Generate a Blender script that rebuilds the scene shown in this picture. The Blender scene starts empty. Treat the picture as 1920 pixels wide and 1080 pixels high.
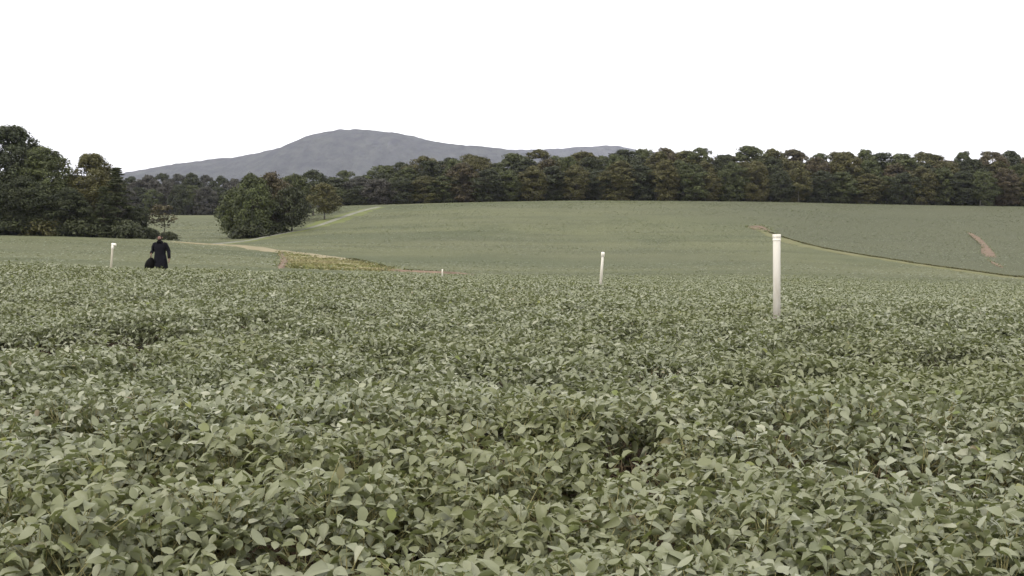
import bpy, math, random
import numpy as np
from mathutils import Vector, Matrix
R = math.radians
rng = np.random.default_rng(7)
random.seed(5)
scene = bpy.context.scene
COL = scene.collection

# ------------------------------------------------------------------ camera
F = 2059.0                      # focal length in photo pixels (1920 wide)
PITCH = math.atan(110 / F)      # the horizon lies 110 px above the middle
CZ = 2.1
cp, sp = math.cos(PITCH), math.sin(PITCH)
def at(px, py, Y):
    a = (px - 960) / F; b = (540 - py) / F
    q = cp + b * sp
    return Vector((a / q * Y, Y, CZ + (-sp + b * cp) / q * Y))
def z_of(py, Y):
    b = (540 - py) / F
    return CZ + (-sp + b * cp) / (cp + b * sp) * Y
cam = bpy.data.cameras.new("camera"); camo = bpy.data.objects.new("camera", cam); COL.objects.link(camo)
camo.location = (0, 0, CZ); camo.rotation_euler = (R(90) - PITCH, 0, 0)
cam.sensor_width = 36; cam.lens = 36 * F / 1920; cam.clip_start = 0.1; cam.clip_end = 40000
scene.camera = camo

# ------------------------------------------------------------------ helpers
def tag(o, label=None, cat=None, group=None, kind=None):
    if label: o["label"] = label
    if cat: o["category"] = cat
    if group: o["group"] = group
    if kind: o["kind"] = kind
    return o
def empty(name, loc):
    o = bpy.data.objects.new(name, None); COL.objects.link(o); o.location = loc
    o.empty_display_size = .3
    return o
def link(name, me, mat=None, parent=None):
    o = bpy.data.objects.new(name, me); COL.objects.link(o)
    if mat is not None:
        for m in (mat if isinstance(mat, (list, tuple)) else [mat]): me.materials.append(m)
    if parent is not None: o.parent = parent
    return o
def np_mesh(name, V, loops, sizes, smooth=False, attrs=None, matidx=None):
    """V (n,3); loops flat vertex ids; sizes per face"""
    me = bpy.data.meshes.new(name)
    V = np.asarray(V, np.float32); loops = np.asarray(loops, np.int32); sizes = np.asarray(sizes, np.int32)
    me.vertices.add(len(V)); me.vertices.foreach_set("co", V.ravel())
    me.loops.add(len(loops)); me.loops.foreach_set("vertex_index", loops)
    me.polygons.add(len(sizes))
    st = np.concatenate([[0], np.cumsum(sizes)[:-1]]).astype(np.int32)
    me.polygons.foreach_set("loop_start", st)
    if smooth: me.polygons.foreach_set("use_smooth", np.ones(len(sizes), bool))
    if matidx is not None: me.polygons.foreach_set("material_index", np.asarray(matidx, np.int32))
    for k, v in (attrs or {}).items():
        a = me.attributes.new(k, 'FLOAT', 'POINT'); a.data.foreach_set("value", np.asarray(v, np.float32))
    me.update(calc_edges=True)
    return me
def grid_mesh(name, X, Y, Z, attrs=None, smooth=True):
    n, m = X.shape
    V = np.stack([X.ravel(), Y.ravel(), Z.ravel()], 1)
    i, j = np.meshgrid(np.arange(n - 1), np.arange(m - 1), indexing='ij')
    a = (i * m + j).ravel()
    L = np.stack([a, a + m, a + m + 1, a + 1], 1)
    return np_mesh(name, V, L.ravel(), np.full(len(L), 4), smooth, {k: v.ravel() for k, v in (attrs or {}).items()})
def tube(path, radii, seg=6, cap=True):
    """returns verts, faces(list of tuples)"""
    V, Fc = [], []
    P = [Vector(p) for p in path]
    for k, p in enumerate(P):
        d = (P[min(k + 1, len(P) - 1)] - P[max(k - 1, 0)]).normalized()
        q = d.to_track_quat('Z', 'Y')
        for s in range(seg):
            t = 2 * math.pi * s / seg
            V.append(p + q @ Vector((math.cos(t) * radii[k], math.sin(t) * radii[k], 0)))
    for k in range(len(P) - 1):
        for s in range(seg):
            a, b = k * seg + s, k * seg + (s + 1) % seg
            Fc.append((a, b, b + seg, a + seg))
    if cap:
        Fc.append(tuple(range(seg))[::-1]); Fc.append(tuple((len(P) - 1) * seg + s for s in range(seg)))
    return V, Fc
class MB:
    def __init__(s): s.V = []; s.F = []
    def add(s, V, Fc):
        o = len(s.V); s.V += [tuple(v) for v in V]; s.F += [tuple(i + o for i in f) for f in Fc]
    def mesh(s, name, smooth=False):
        me = bpy.data.meshes.new(name); me.from_pydata(s.V, [], s.F)
        if smooth: me.polygons.foreach_set("use_smooth", [True] * len(me.polygons))
        me.update(); return me

# value noise (numpy)
_perm = rng.random((256, 256))
def vnoise(x, y):
    x = np.asarray(x, float); y = np.asarray(y, float)
    xi = np.floor(x).astype(int); yi = np.floor(y).astype(int)
    fx = x - xi; fy = y - yi
    fx = fx * fx * (3 - 2 * fx); fy = fy * fy * (3 - 2 * fy)
    g = lambda a, b: _perm[a & 255, b & 255]
    return (g(xi, yi) * (1 - fx) + g(xi + 1, yi) * fx) * (1 - fy) + (g(xi, yi + 1) * (1 - fx) + g(xi + 1, yi + 1) * fx) * fy
def fbm(x, y, o=4):
    s = 0; a = .5; t = 0
    for k in range(o):
        s = s + a * vnoise(x * 2 ** k + 17 * k, y * 2 ** k + 5 * k); t += a; a *= .5
    return s / t

# ------------------------------------------------------------------ terrain
PXC = [-500, 0, 250, 450, 600, 750, 900, 1100, 1400, 1650, 1920, 2400]
ROWS = {   # depth in metres : photo height of the crop surface in each column
    20:  [586, 586, 586, 586, 586, 587, 588, 589, 590, 591, 592, 592],
    30:  [527, 527, 531, 533, 536, 539, 543, 549, 560, 564, 566, 566],
    40:  [493, 495, 503, 508, 512, 518, 525, 532, 548, 554, 557, 557],
    60:  [497, 500, 508, 515, 519, 525, 531, 534, 537, 542, 546, 546],
    90:  [484, 486, 493, 500, 507, 514, 520, 524, 525, 531, 536, 538],
    120: [470, 473, 480, 488, 499, 505, 510, 513, 512, 519, 526, 530],
    150: [459, 462, 469, 477, 487, 494, 497, 500, 497, 507, 516, 521],
    220: [439, 441, 447, 457, 455, 456, 457, 460, 460, 472, 482, 490],
    260: [444, 447, 451, 451, 440, 436, 434, 438, 440, 454, 464, 470],
    300: [446, 448, 446, 444, 426, 418, 414, 418, 421, 436, 445, 452],
    350: [436, 438, 436, 434, 409, 400, 395, 396, 399, 412, 420, 430],
    400: [426, 428, 424, 424, 396, 389, 385, 383, 386, 395, 401, 408],
    450: [418, 418, 416, 415, 388, 383, 379, 376, 378, 383, 387, 390],
}
rows = sorted(ROWS)
D = [1, 10] + rows + [600, 900, 1500, 5000, 13500]
T = np.zeros((len(PXC), len(D)))
for j, d in enumerate(D):
    for i in range(len(PXC)):
        if d <= 10: z = CZ - 1.5
        elif d in ROWS: z = z_of(ROWS[d][i], d)
        elif d == 600: z = T[i, j - 1] + 1.5 if i >= 4 else z_of(404, 600)
        elif d == 900: z = 9
        else: z = 2
        T[i, j] = z
def pchip(x, y, xn):
    x = np.asarray(x, float); h = np.diff(x); dl = np.diff(y) / h
    m = np.zeros(len(x)); m[0] = dl[0]; m[-1] = dl[-1]
    for k in range(1, len(x) - 1):
        if dl[k - 1] * dl[k] > 0: m[k] = 2 * dl[k - 1] * dl[k] / (dl[k - 1] + dl[k])
    i = np.clip(np.searchsorted(x, xn) - 1, 0, len(x) - 2); t = (xn - x[i]) / h[i]
    return ((2*t**3-3*t**2+1)*y[i] + (t**3-2*t**2+t)*h[i]*m[i] + (-2*t**3+3*t**2)*y[i+1] + (t**3-t**2)*h[i]*m[i+1])
LD = np.linspace(0, math.log(13500), 700); PG = np.linspace(-500, 2400, 400)
A1 = np.array([pchip(np.log(D), T[i], LD) for i in range(len(PXC))])
GR = np.array([pchip(PXC, A1[:, j], PG) for j in range(len(LD))]).T      # (400,700)
def Hc(x, y):
    """height of the visible crop surface"""
    x = np.asarray(x, float); y = np.asarray(y, float)
    r = np.hypot(x, y); d = np.clip(np.maximum(y, .55 * r), 1, 13500)
    px = np.clip(960 + F * x / np.maximum(y, .3 * r + .01), -499, 2399)
    a = (px + 500) / 2900 * 399; b = np.log(d) / LD[-1] * 699
    i = np.clip(a.astype(int), 0, 398); j = np.clip(b.astype(int), 0, 698); s = a - i; t = b - j
    return (GR[i, j]*(1-s) + GR[i+1, j]*s)*(1-t) + (GR[i, j+1]*(1-s) + GR[i+1, j+1]*s)*t
def sstep(a, b, x):
    t = np.clip((np.asarray(x, float) - a) / (b - a), 0, 1); return t * t * (3 - 2 * t)
CROP = 0.6
def Hg(x, y):
    r = np.maximum(np.asarray(y, float), .55 * np.hypot(x, y))
    return Hc(x, y) - CROP * (1 - sstep(46, 80, r))
def ray(px, py, y0=60, y1=620):
    """point of the terrain seen at a photo pixel, searched from y0 outwards"""
    Ys = np.linspace(y0, y1, 2500)
    a = (px - 960) / F; b = (540 - py) / F; q = cp + b * sp
    d = Hg(a / q * Ys, Ys) - (CZ + (-sp + b * cp) / q * Ys)
    k = np.where(d > 0)[0]
    Y = Ys[k[0]] if len(k) else Ys[np.argmax(d)]
    return a / q * Y, Y

# ------------------------------------------------------------------ materials
def newmat(name):
    m = bpy.data.materials.new(name); m.use_nodes = True
    nt = m.node_tree; nt.nodes.clear()
    out = nt.nodes.new("ShaderNodeOutputMaterial"); b = nt.nodes.new("ShaderNodeBsdfPrincipled")
    nt.links.new(b.outputs[0], out.inputs[0])
    return m, nt, b, out
def N(nt, t, **kw):
    n = nt.nodes.new(t)
    for k, v in kw.items(): setattr(n, k, v)
    return n
def ramp(nt, fac, stops, interp='LINEAR'):
    n = nt.nodes.new("ShaderNodeValToRGB"); n.color_ramp.interpolation = interp
    e = n.color_ramp.elements
    while len(e) > 1: e.remove(e[-1])
    e[0].position = stops[0][0]; e[0].color = (*stops[0][1], 1)
    for p, c in stops[1:]:
        q = e.new(p); q.color = (*c, 1)
    nt.links.new(fac, n.inputs[0]); return n.outputs[0]
def noise(nt, vec, scale, detail=3, rough=.55):
    n = nt.nodes.new("ShaderNodeTexNoise"); n.inputs["Scale"].default_value = scale
    n.inputs["Detail"].default_value = detail; n.inputs["Roughness"].default_value = rough
    if vec is not None: nt.links.new(vec, n.inputs["Vector"])
    return n.outputs["Fac"]
def mapping(nt, scale, src="Object", rot=(0, 0, 0)):
    tc = nt.nodes.new("ShaderNodeTexCoord"); mp = nt.nodes.new("ShaderNodeMapping")
    mp.inputs["Scale"].default_value = scale; mp.inputs["Rotation"].default_value = rot
    nt.links.new(tc.outputs[src], mp.inputs[0]); return mp.outputs[0]
def mix(nt, fac, a, b, mode='MIX'):
    n = nt.nodes.new("ShaderNodeMix"); n.data_type = 'RGBA'; n.blend_type = mode
    for v, s in ((fac, n.inputs[0]), (a, n.inputs[6]), (b, n.inputs[7])):
        if isinstance(v, (int, float)): s.default_value = v
        elif isinstance(v, tuple): s.default_value = (*v, 1)
        else: nt.links.new(v, s)
    return n.outputs[2]
def math_(nt, op, a, b=0.0):
    n = nt.nodes.new("ShaderNodeMath"); n.operation = op
    for v, s in ((a, n.inputs[0]), (b, n.inputs[1])):
        if isinstance(v, (int, float)): s.default_value = v
        else: nt.links.new(v, s)
    return n.outputs[0]
def attr(nt, name):
    n = nt.nodes.new("ShaderNodeAttribute"); n.attribute_name = name; return n.outputs["Fac"]
def bump(nt, b, h, dist, strength=1.0):
    n = nt.nodes.new("ShaderNodeBump"); n.inputs["Distance"].default_value = dist; n.inputs["Strength"].default_value = strength
    nt.links.new(h, n.inputs["Height"]); nt.links.new(n.outputs[0], b.inputs["Normal"])
def simple(name, col, rough=.7, var=.15, scale=8, spec=.3):
    m, nt, b, out = newmat(name)
    v = mapping(nt, (scale,) * 3)
    f = noise(nt, v, 1.0, 5)
    c = ramp(nt, f, [(.3, tuple(x * (1 - var) for x in col)), (.7, tuple(min(1, x * (1 + var)) for x in col))])
    nt.links.new(c, b.inputs["Base Color"]); b.inputs["Roughness"].default_value = rough
    b.inputs["Specular IOR Level"].default_value = spec
    bump(nt, b, f, .02 / max(scale, 1), .4)
    return m
def translucent(nt, b, out, col, amount):
    t = nt.nodes.new("ShaderNodeBsdfTranslucent"); nt.links.new(col, t.inputs[0])
    mx = nt.nodes.new("ShaderNodeMixShader"); mx.inputs[0].default_value = amount
    nt.links.new(b.outputs[0], mx.inputs[1]); nt.links.new(t.outputs[0], mx.inputs[2]); nt.links.new(mx.outputs[0], out.inputs[0])

# leaf of the crop
m, nt, b, out = newmat("soybean leaf"); M_leaf = m
lv = attr(nt, "lv"); pv = attr(nt, "pv")
c1 = ramp(nt, lv, [(0, (.085, .098, .040)), (.35, (.170, .182, .105)), (.75, (.275, .282, .192)), (.925, (.38, .375, .27)),
                   (.955, (.115, .145, .026)), (.985, (.18, .19, .035)), (.995, (.17, .135, .08))])
c2 = mix(nt, math_(nt, 'MULTIPLY', pv, .75), c1, (.158, .165, .072))
geo = N(nt, "ShaderNodeNewGeometry")
c3 = mix(nt, math_(nt, 'MULTIPLY', geo.outputs["Backfacing"], .5), c2, (.22, .235, .15))
nt.links.new(c3, b.inputs["Base Color"]); b.inputs["Roughness"].default_value = .48; b.inputs["Specular IOR Level"].default_value = .42
translucent(nt, b, out, mix(nt, .7, c2, (.20, .235, .04)), .20)
M_stem = simple("soybean stem", (.26, .235, .10), .7, .3, 30)

# ground
m, nt, b, out = newmat("field ground"); M_ground = m
v = mapping(nt, (.010, .035, .05)); f1 = noise(nt, v, 1.0, 6, .6)
v2 = mapping(nt, (.022, .10, .1), rot=(0, 0, .06)); f2 = noise(nt, v2, 1.0, 5, .65)
v3 = mapping(nt, (1.6, 1.6, 1.6)); f3 = noise(nt, v3, 1.0, 4, .7)
v4 = mapping(nt, (.008, .008, .008)); f4 = noise(nt, v4, 1.0, 2)
g = ramp(nt, f1, [(.36, (.086, .097, .052)), (.5, (.112, .118, .062)), (.64, (.130, .134, .070))])
g = mix(nt, ramp(nt, f2, [(.38, (.6,)*3), (.50, (0,)*3)]), g, (.074, .080, .044))
v5 = mapping(nt, (.055, .032, .05)); f5 = noise(nt, v5, 1.0, 7, .75)
g = mix(nt, ramp(nt, f5, [(.36, (.6,)*3), (.48, (0,)*3)]), g, (.072, .082, .044))
g = mix(nt, ramp(nt, f5, [(.54, (0,)*3), (.68, (.45,)*3)]), g, (.146, .148, .086))
g = mix(nt, ramp(nt, f3, [(.3, (.5,)*3), (.55, (0,)*3)]), g, (.070, .078, .040))
g = mix(nt, ramp(nt, f4, [(.42, (0,)*3), (.62, (.4,)*3)]), g, (.108, .110, .066))
g = mix(nt, math_(nt, "MULTIPLY", attr(nt, "dark"), .75), g, (.082, .086, .052))  # shading of the upper right slope, put into the colour
s = ramp(nt, f3, [(.3, (.030, .021, .014)), (.7, (.070, .047, .031))])
tot = mix(nt, attr(nt, "crop"), s, g)
nt.links.new(tot, b.inputs["Base Color"]); b.inputs["Roughness"].default_value = .95; b.inputs["Specular IOR Level"].default_value = .1
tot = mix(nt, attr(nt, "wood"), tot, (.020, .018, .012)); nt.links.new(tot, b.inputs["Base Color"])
bump(nt, b, f3, .35, .8)

def soil(name, lo, hi, sc=1.2):
    m, nt, b, out = newmat(name)
    f = noise(nt, mapping(nt, (sc,) * 3), 1.0, 6, .65)
    nt.links.new(ramp(nt, f, [(.3, lo), (.65, hi)]), b.inputs["Base Color"])
    b.inputs["Roughness"].default_value = .95; b.inputs["Specular IOR Level"].default_value = .1
    bump(nt, b, f, .2, .6); return m
M_red = soil("red brown soil", (.090, .068, .047), (.205, .147, .103), .8)
M_tan = soil("pale dirt", (.17, .155, .09), (.26, .22, .14), .4)
M_gravel = soil("pale gravel", (.135, .137, .10), (.205, .20, .155), .4)
M_verge = soil("verge grass", (.095, .11, .038), (.135, .147, .055), .2)
M_verge2 = soil("yellow verge grass", (.105, .115, .05), (.15, .14, .07), .25)
M_weedbase = soil("weed ground", (.15, .15, .065), (.25, .22, .12), .1)
M_edge = soil("shaded crop stems", (.035, .035, .02), (.07, .065, .035), 2)

def foliage(name, lo, hi, warm, tr=.07):
    m, nt, b, out = newmat(name)
    lv = attr(nt, "lv")
    c = ramp(nt, lv, [(0, lo), (.5, tuple(x * .65 + y * .35 for x, y in zip(lo, hi))), (1, tuple(1.15 * y for y in hi))])
    oi = N(nt, "ShaderNodeObjectInfo")
    c = mix(nt, math_(nt, 'MULTIPLY', oi.outputs["Random"], .45), c, warm)
    big = noise(nt, mapping(nt, (.22,) * 3), 1.0, 2)
    c = mix(nt, ramp(nt, big, [(.4, (0,)*3), (.65, (.5,)*3)]), c, warm)
    nt.links.new(c, b.inputs["Base Color"]); b.inputs["Roughness"].default_value = .6; b.inputs["Specular IOR Level"].default_value = .25
    translucent(nt, b, out, c, tr); return m
M_F = {
    'green':  foliage("green foliage", (.024, .031, .011), (.112, .132, .046), (.085, .092, .034)),
    'dark':   foliage("dark foliage", (.014, .019, .009), (.072, .085, .036), (.056, .060, .027)),
    'olive':  foliage("olive foliage", (.034, .036, .012), (.135, .132, .046), (.105, .092, .034)),
    'rust':   foliage("rust tinted foliage", (.034, .030, .014), (.110, .100, .046), (.105, .076, .042)),
    'grey':   foliage("grey green foliage", (.034, .036, .026), (.10, .102, .074), (.085, .074, .060)),  # lighter and greyer: haze over the far grove is put into this colour
    'pine':   foliage("pine foliage", (.016, .024, .010), (.075, .088, .034), (.06, .066, .028), .05),
}
M_bark = simple("grey bark", (.085, .075, .06), .9, .3, 3)
M_barkp = simple("pale bark", (.24, .22, .19), .85, .25, 3)

# ------------------------------------------------------------------ ground sheet
th = np.concatenate([np.linspace(-180, -34, 40)[:-1], np.linspace(-34, 34, 560), np.linspace(34, 180, 40)[1:]])
rr = np.concatenate([[.05], np.exp(np.linspace(math.log(1.), math.log(13400), 440))])
TH, RR = np.meshgrid(np.radians(th), rr, indexing='ij')
X = RR * np.sin(TH); Y = RR * np.cos(TH); Z = Hg(X, Y)
Z = Z + (fbm(X * .9, Y * .9) - .5) * .10 * (RR < 60) + (fbm(X * .5, Y * .5) - .5) * .25 * (RR >= 60) * (RR < 600)
crop = sstep(44, 62, np.maximum(Y, .55 * RR))
pxg = 960 + F * X / np.maximum(Y, .3 * RR + .01)
# upper right field, beyond the terrace: shading of slope and rows painted into the colour
tpx = [(1402, 424), (1420, 426), (1440, 434), (1470, 445), (1500, 454), (1550, 466), (1600, 475), (1650, 483), (1700, 491), (1760, 500), (1820, 508), (1870, 515), (1925, 521), (2040, 534)]
tg = np.array([ray(a, b_, 70) for a, b_ in tpx]); o_ = np.argsort(tg[:, 1])
xl = np.interp(Y, tg[o_, 1], tg[o_, 0])
dark = np.where(Y < tg[:, 1].max(), sstep(-.6, .8, X - xl), sstep(-30, 30, X - xl)) * sstep(90, 120, Y) * (Y < 470)
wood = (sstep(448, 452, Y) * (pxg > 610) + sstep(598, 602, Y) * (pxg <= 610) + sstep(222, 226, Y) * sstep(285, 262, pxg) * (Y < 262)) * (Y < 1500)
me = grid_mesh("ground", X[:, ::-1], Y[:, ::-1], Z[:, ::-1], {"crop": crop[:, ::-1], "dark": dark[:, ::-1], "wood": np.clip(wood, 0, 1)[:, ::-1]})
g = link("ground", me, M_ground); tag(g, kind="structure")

# ------------------------------------------------------------------ ribbons and patches on the terrain
def resample(pts, step):
    P = [np.array(p, float) for p in pts]; out = []
    for a, b_ in zip(P[:-1], P[1:]):
        n = max(1, int(np.linalg.norm(b_ - a) / step))
        for k in range(n): out.append(a + (b_ - a) * k / n)
    out.append(P[-1]); out = np.array(out)
    if len(out) > 6:
        for _ in range(8):
            q = out.copy(); q[1:-1] = (out[:-2] + out[1:-1] * 2 + out[2:]) / 4; out = q
    return out
def ribbon(name, pix, width, mat, off=.12, y0=60, jag=.25, edge=.0, shift=0., n=7, side=None):
    P = resample([ray(px, py, y0) for px, py in pix], 1.2)
    t = np.gradient(P, axis=0); t /= np.linalg.norm(t, axis=1)[:, None] + 1e-9
    nr = np.stack([t[:, 1], -t[:, 0]], 1);
    if side == 'left': nr = np.stack([t[:, 1], -t[:, 0]], 1); nr *= -np.sign(nr[:, :1])
    W = np.interp(np.linspace(0, 1, len(P)), np.linspace(0, 1, len(width)), width) if isinstance(width, (list, tuple)) else np.full(len(P), width)
    s = np.linspace(-1, 1, n)[None, :]
    if side == 'left': shift = (W / 2)[:, None]
    k = np.arange(len(P))
    j1 = 1 + jag * (vnoise(k * .31, k * 0 + 3) * 2 - 1); j2 = 1 + jag * (vnoise(k * .27, k * 0 + 9) * 2 - 1)
    wd = np.where(s < 0, s * j1[:, None], s * j2[:, None]) * (W[:, None] / 2) + shift
    X = P[:, :1] + nr[:, :1] * wd; Y = P[:, 1:] + nr[:, 1:] * wd
    ew = np.clip(np.minimum(k, len(P) - 1 - k) / 3, 0, 1)[:, None]
    Z = Hg(X, Y) + off * (1 - np.abs(s) ** 4) * ew + (-.05 + .05 * vnoise(X, Y)) * ew - .04 * (1 - ew)
    o = link(name, grid_mesh(name, X[:, ::-1], Y[:, ::-1], Z[:, ::-1]), mat); tag(o, kind="structure")
    if o.data.polygons[len(o.data.polygons) // 2].normal.z < 0: o.data.flip_normals()
    return P, nr
def polygon_patch(name, pix, mat, off=.16, y0=60):
    """filled outline on the terrain, gridded so that it follows the slope"""
    P = np.array([ray(px, py, y0) for px, py in pix])
    c = P.mean(0); n = 14
    Pd = resample(list(P) + [P[0]], 1.0)
    k = np.arange(len(Pd)); fr = np.linspace(0, 1, n)
    jag = 1 + .10 * (vnoise(k * .6, k * 0 + 2) * 2 - 1)[:, None]
    X = c[0] + (Pd[:, 0] - c[0])[:, None] * fr[None] * jag; Y = c[1] + (Pd[:, 1] - c[1])[:, None] * fr[None] * jag
    Z = Hg(X, Y) + off * (1 - fr[None] ** 6) - .03
    o = link(name, grid_mesh(name, X, Y, Z), mat); tag(o, kind="structure")
    me = o.data
    if me.polygons[len(me.polygons)//2].normal.z < 0: me.flip_normals()
    return Pd

road = [(397, 459), (441, 455), (491, 446), (540, 437), (574, 430), (602, 422), (630, 412), (658, 402), (685, 394), (712, 388)]
ribbon("verge", [(x, y) for x, y in road], [2, 3, 4, 6, 9, 10, 10, 9, 7, 5], M_verge, .10, 120, n=9)
ribbon("gravel_track", road, [1.2, 1.5, 1.6, 2, 2.4, 2.6, 2.8, 2.8, 2.8, 2.6], M_gravel, .26, 120, .1)
ribbon("dirt_track", [(300, 452), (340, 455), (397, 459), (430, 460), (458, 462), (490, 467), (519, 472), (550, 475), (588, 479), (630, 485), (652, 488)],
       [.8, 2, 3.2, 3.5, 4, 4.5, 5, 5, 5, 4, 2], M_tan, .20, 90, .35)
ribbon("bare_soil_strip", [(725, 508), (750, 510.5), (790, 512), (829, 513), (860, 514), (895, 516)], [1, 3, 3.4, 3.2, 3, .8], M_red, .25, 70, .3)
weedpoly = [(521, 473), (560, 477), (600, 481), (650, 487), (700, 495), (735, 503), (765, 510), (735, 511), (700, 510), (650, 508), (600, 506), (560, 504), (530, 503), (524, 496), (527, 486)]
WP = polygon_patch("weed_ground", weedpoly, M_weedbase, .10, 60)
ribbon("bare_soil_edge", [(527, 474), (529, 482), (533, 490), (531, 498), (526, 504)], [.9, .8, 1.1, .8, .5], M_red, .24, 60, .4)
TP, TN = ribbon("terrace_verge", [(x, y + 1) for x, y in tpx], [1.4, 2.2, 3.2, 4.6, 4.0, 3.0, 2.4, 2.1, 1.8, 1.5, 1.3, 1.2], M_verge2, .14, 70, .4, side='left')
PA = polygon_patch("bare_soil_patch", [(1400, 426), (1407, 423), (1425, 422.5), (1440, 428), (1452, 437), (1444, 437), (1428, 432), (1408, 430)], M_red, .25, 200)
PB = polygon_patch("gully_soil", [(1813, 435.5), (1822, 438), (1836, 443), (1845, 452), (1857, 465), (1870, 480), (1866, 484), (1850, 481), (1839, 474), (1843, 462), (1834, 454), (1824, 446)], M_red, .22, 140)
PC = polygon_patch("gully_soil", [(1850, 487), (1862, 492), (1876, 497), (1885, 503), (1876, 502), (1862, 496)], M_red, .2, 130)

# leafy edge of the crop standing along an earth bank: a low wall of leaf scraps
def quads(C, size, tilt=None, el=1.0, up=0.0):
    """random quads round centres C; returns V (n*4,3)"""
    n = len(C)
    nv = rng.normal(size=(n, 3)); nv[:, 2] = np.abs(nv[:, 2]) + up; nv /= np.linalg.norm(nv, axis=1)[:, None]
    h = rng.normal(size=(n, 3)); a = np.cross(nv, h); a /= np.linalg.norm(a, axis=1)[:, None]; b_ = np.cross(nv, a)
    s = np.asarray(size)[:, None] * .5 * np.ones((n, 1))
    j = rng.uniform(.7, 1.2, (4, n, 1))
    V = np.stack([C + a * s * el * j[0], C + b_ * s * j[1], C - a * s * el * j[2], C - b_ * s * j[3]], 1)
    return V.reshape(-1, 3)
def quad_mesh(name, V, lv, pv=None):
    n = len(V) // 4
    at_ = {"lv": np.repeat(lv, 4)}
    if pv is not None: at_["pv"] = np.repeat(pv, 4)
    return np_mesh(name, V, np.arange(n * 4), np.full(n, 4), False, at_)
def crop_edge(name, P, Nr, off, n, h, mat, label, w=.25, size=.14):
    k = rng.integers(0, len(P) - 1, n); t = rng.random(n)
    base = P[k] + (P[k + 1] - P[k]) * t[:, None] + Nr[k] * (off + rng.normal(0, w * .4, n))[:, None]
    z = Hg(base[:, 0], base[:, 1]) + rng.random(n) * h * (.8 + .4 * vnoise(base[:, 0] * .4, base[:, 1] * .4))
    V = quads(np.stack([base[:, 0], base[:, 1], z], 1), rng.uniform(.6, 1.4, n) * size)
    o = link(name, quad_mesh(name, V, rng.random(n)), mat); tag(o, label, "crop", kind="stuff"); return o
crop_edge("crop_edge", TP, TN, -.1, 16000, .24, M_F['olive'], "shade-dark leafy edge of the crop along the terrace on the right")  # dark foliage colour stands in for the shade along the crop's edge
Pd = resample([ray(x, y, 70) for x, y in [(655, 485.5), (669, 487), (690, 491.5), (713, 498), (749, 506), (783, 509.5), (820, 511)]], 1.0)
tt = np.gradient(Pd, axis=0); tt /= np.linalg.norm(tt, axis=1)[:, None]; Nn = np.stack([tt[:, 1], -tt[:, 0]], 1)
crop_edge("crop_edge", Pd, Nn, 0, 5000, .16, M_F['olive'], "dark leafy crop edge above the weed patch")
def tufts(Pd, n, w, size, label):
    k = rng.integers(0, len(Pd), n); q = Pd[k] + rng.normal(0, w, (n, 2))
    V = quads(np.stack([q[:, 0], q[:, 1], Hg(q[:, 0], q[:, 1]) + rng.uniform(.12, .4, n)], 1), rng.uniform(.5, 1.4, n) * size, up=.6)
    o = link("crop_tufts", quad_mesh("crop_tufts", V, rng.random(n) * .35, rng.random(n)), M_leaf); tag(o, label, "crop", kind="stuff")
tufts(PA, 500, .7, .3, "ragged crop plants around the left soil patch")
tufts(PB, 420, .35, .22, "ragged crop plants around the red gully")
tufts(PC, 120, .25, .2, "ragged crop plants around the small soil scar below the red gully")
tufts(WP, 500, .7, .2, "ragged crop plants around the weed patch")
# weeds in the patch between the fields
n = 3800
from mathutils.geometry import intersect_point_tri_2d
lo, hi = WP.min(0), WP.max(0)
q = rng.uniform(lo, hi, (n * 4, 2))
def inside(q, P):
    x, y = q[:, 0], q[:, 1]; c = np.zeros(len(q), bool)
    for (x1, y1), (x2, y2) in zip(P, np.roll(P, -1, 0)):
        s = ((y1 > y) != (y2 > y)) & (x < (x2 - x1) * (y - y1) / (y2 - y1 + 1e-12) + x1); c ^= s
    return c
q = q[inside(q, WP)]; q = q[fbm(q[:, 0] * .25, q[:, 1] * .12) > .40][:n]
n = len(q); hh = (.0 + .22 * fbm(q[:, 0] * .2 + 5, q[:, 1] * .2)) * rng.random(n)
m, nt, b, out = newmat("weed foliage"); M_weed = m
c = ramp(nt, noise(nt, mapping(nt, (.09, .05, .1)), 1.0, 3), [(.36, (.16, .165, .06)), (.5, (.225, .205, .10)), (.64, (.29, .25, .14))])
c = mix(nt, math_(nt, 'MULTIPLY', attr(nt, "lv"), .3), c, (.12, .14, .05))
nt.links.new(c, b.inputs["Base Color"]); b.inputs["Roughness"].default_value = .8; b.inputs["Specular IOR Level"].default_value = .15
translucent(nt, b, out, c, .2)
V = quads(np.stack([q[:, 0], q[:, 1], Hg(q[:, 0], q[:, 1]) + .05 + hh], 1), rng.uniform(.15, .42, n))
o = link("weeds", quad_mesh("weeds", V, rng.random(n)), M_weed); tag(o, "patch of yellow and tan weeds between the two fields", "weeds", kind="stuff")

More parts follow.
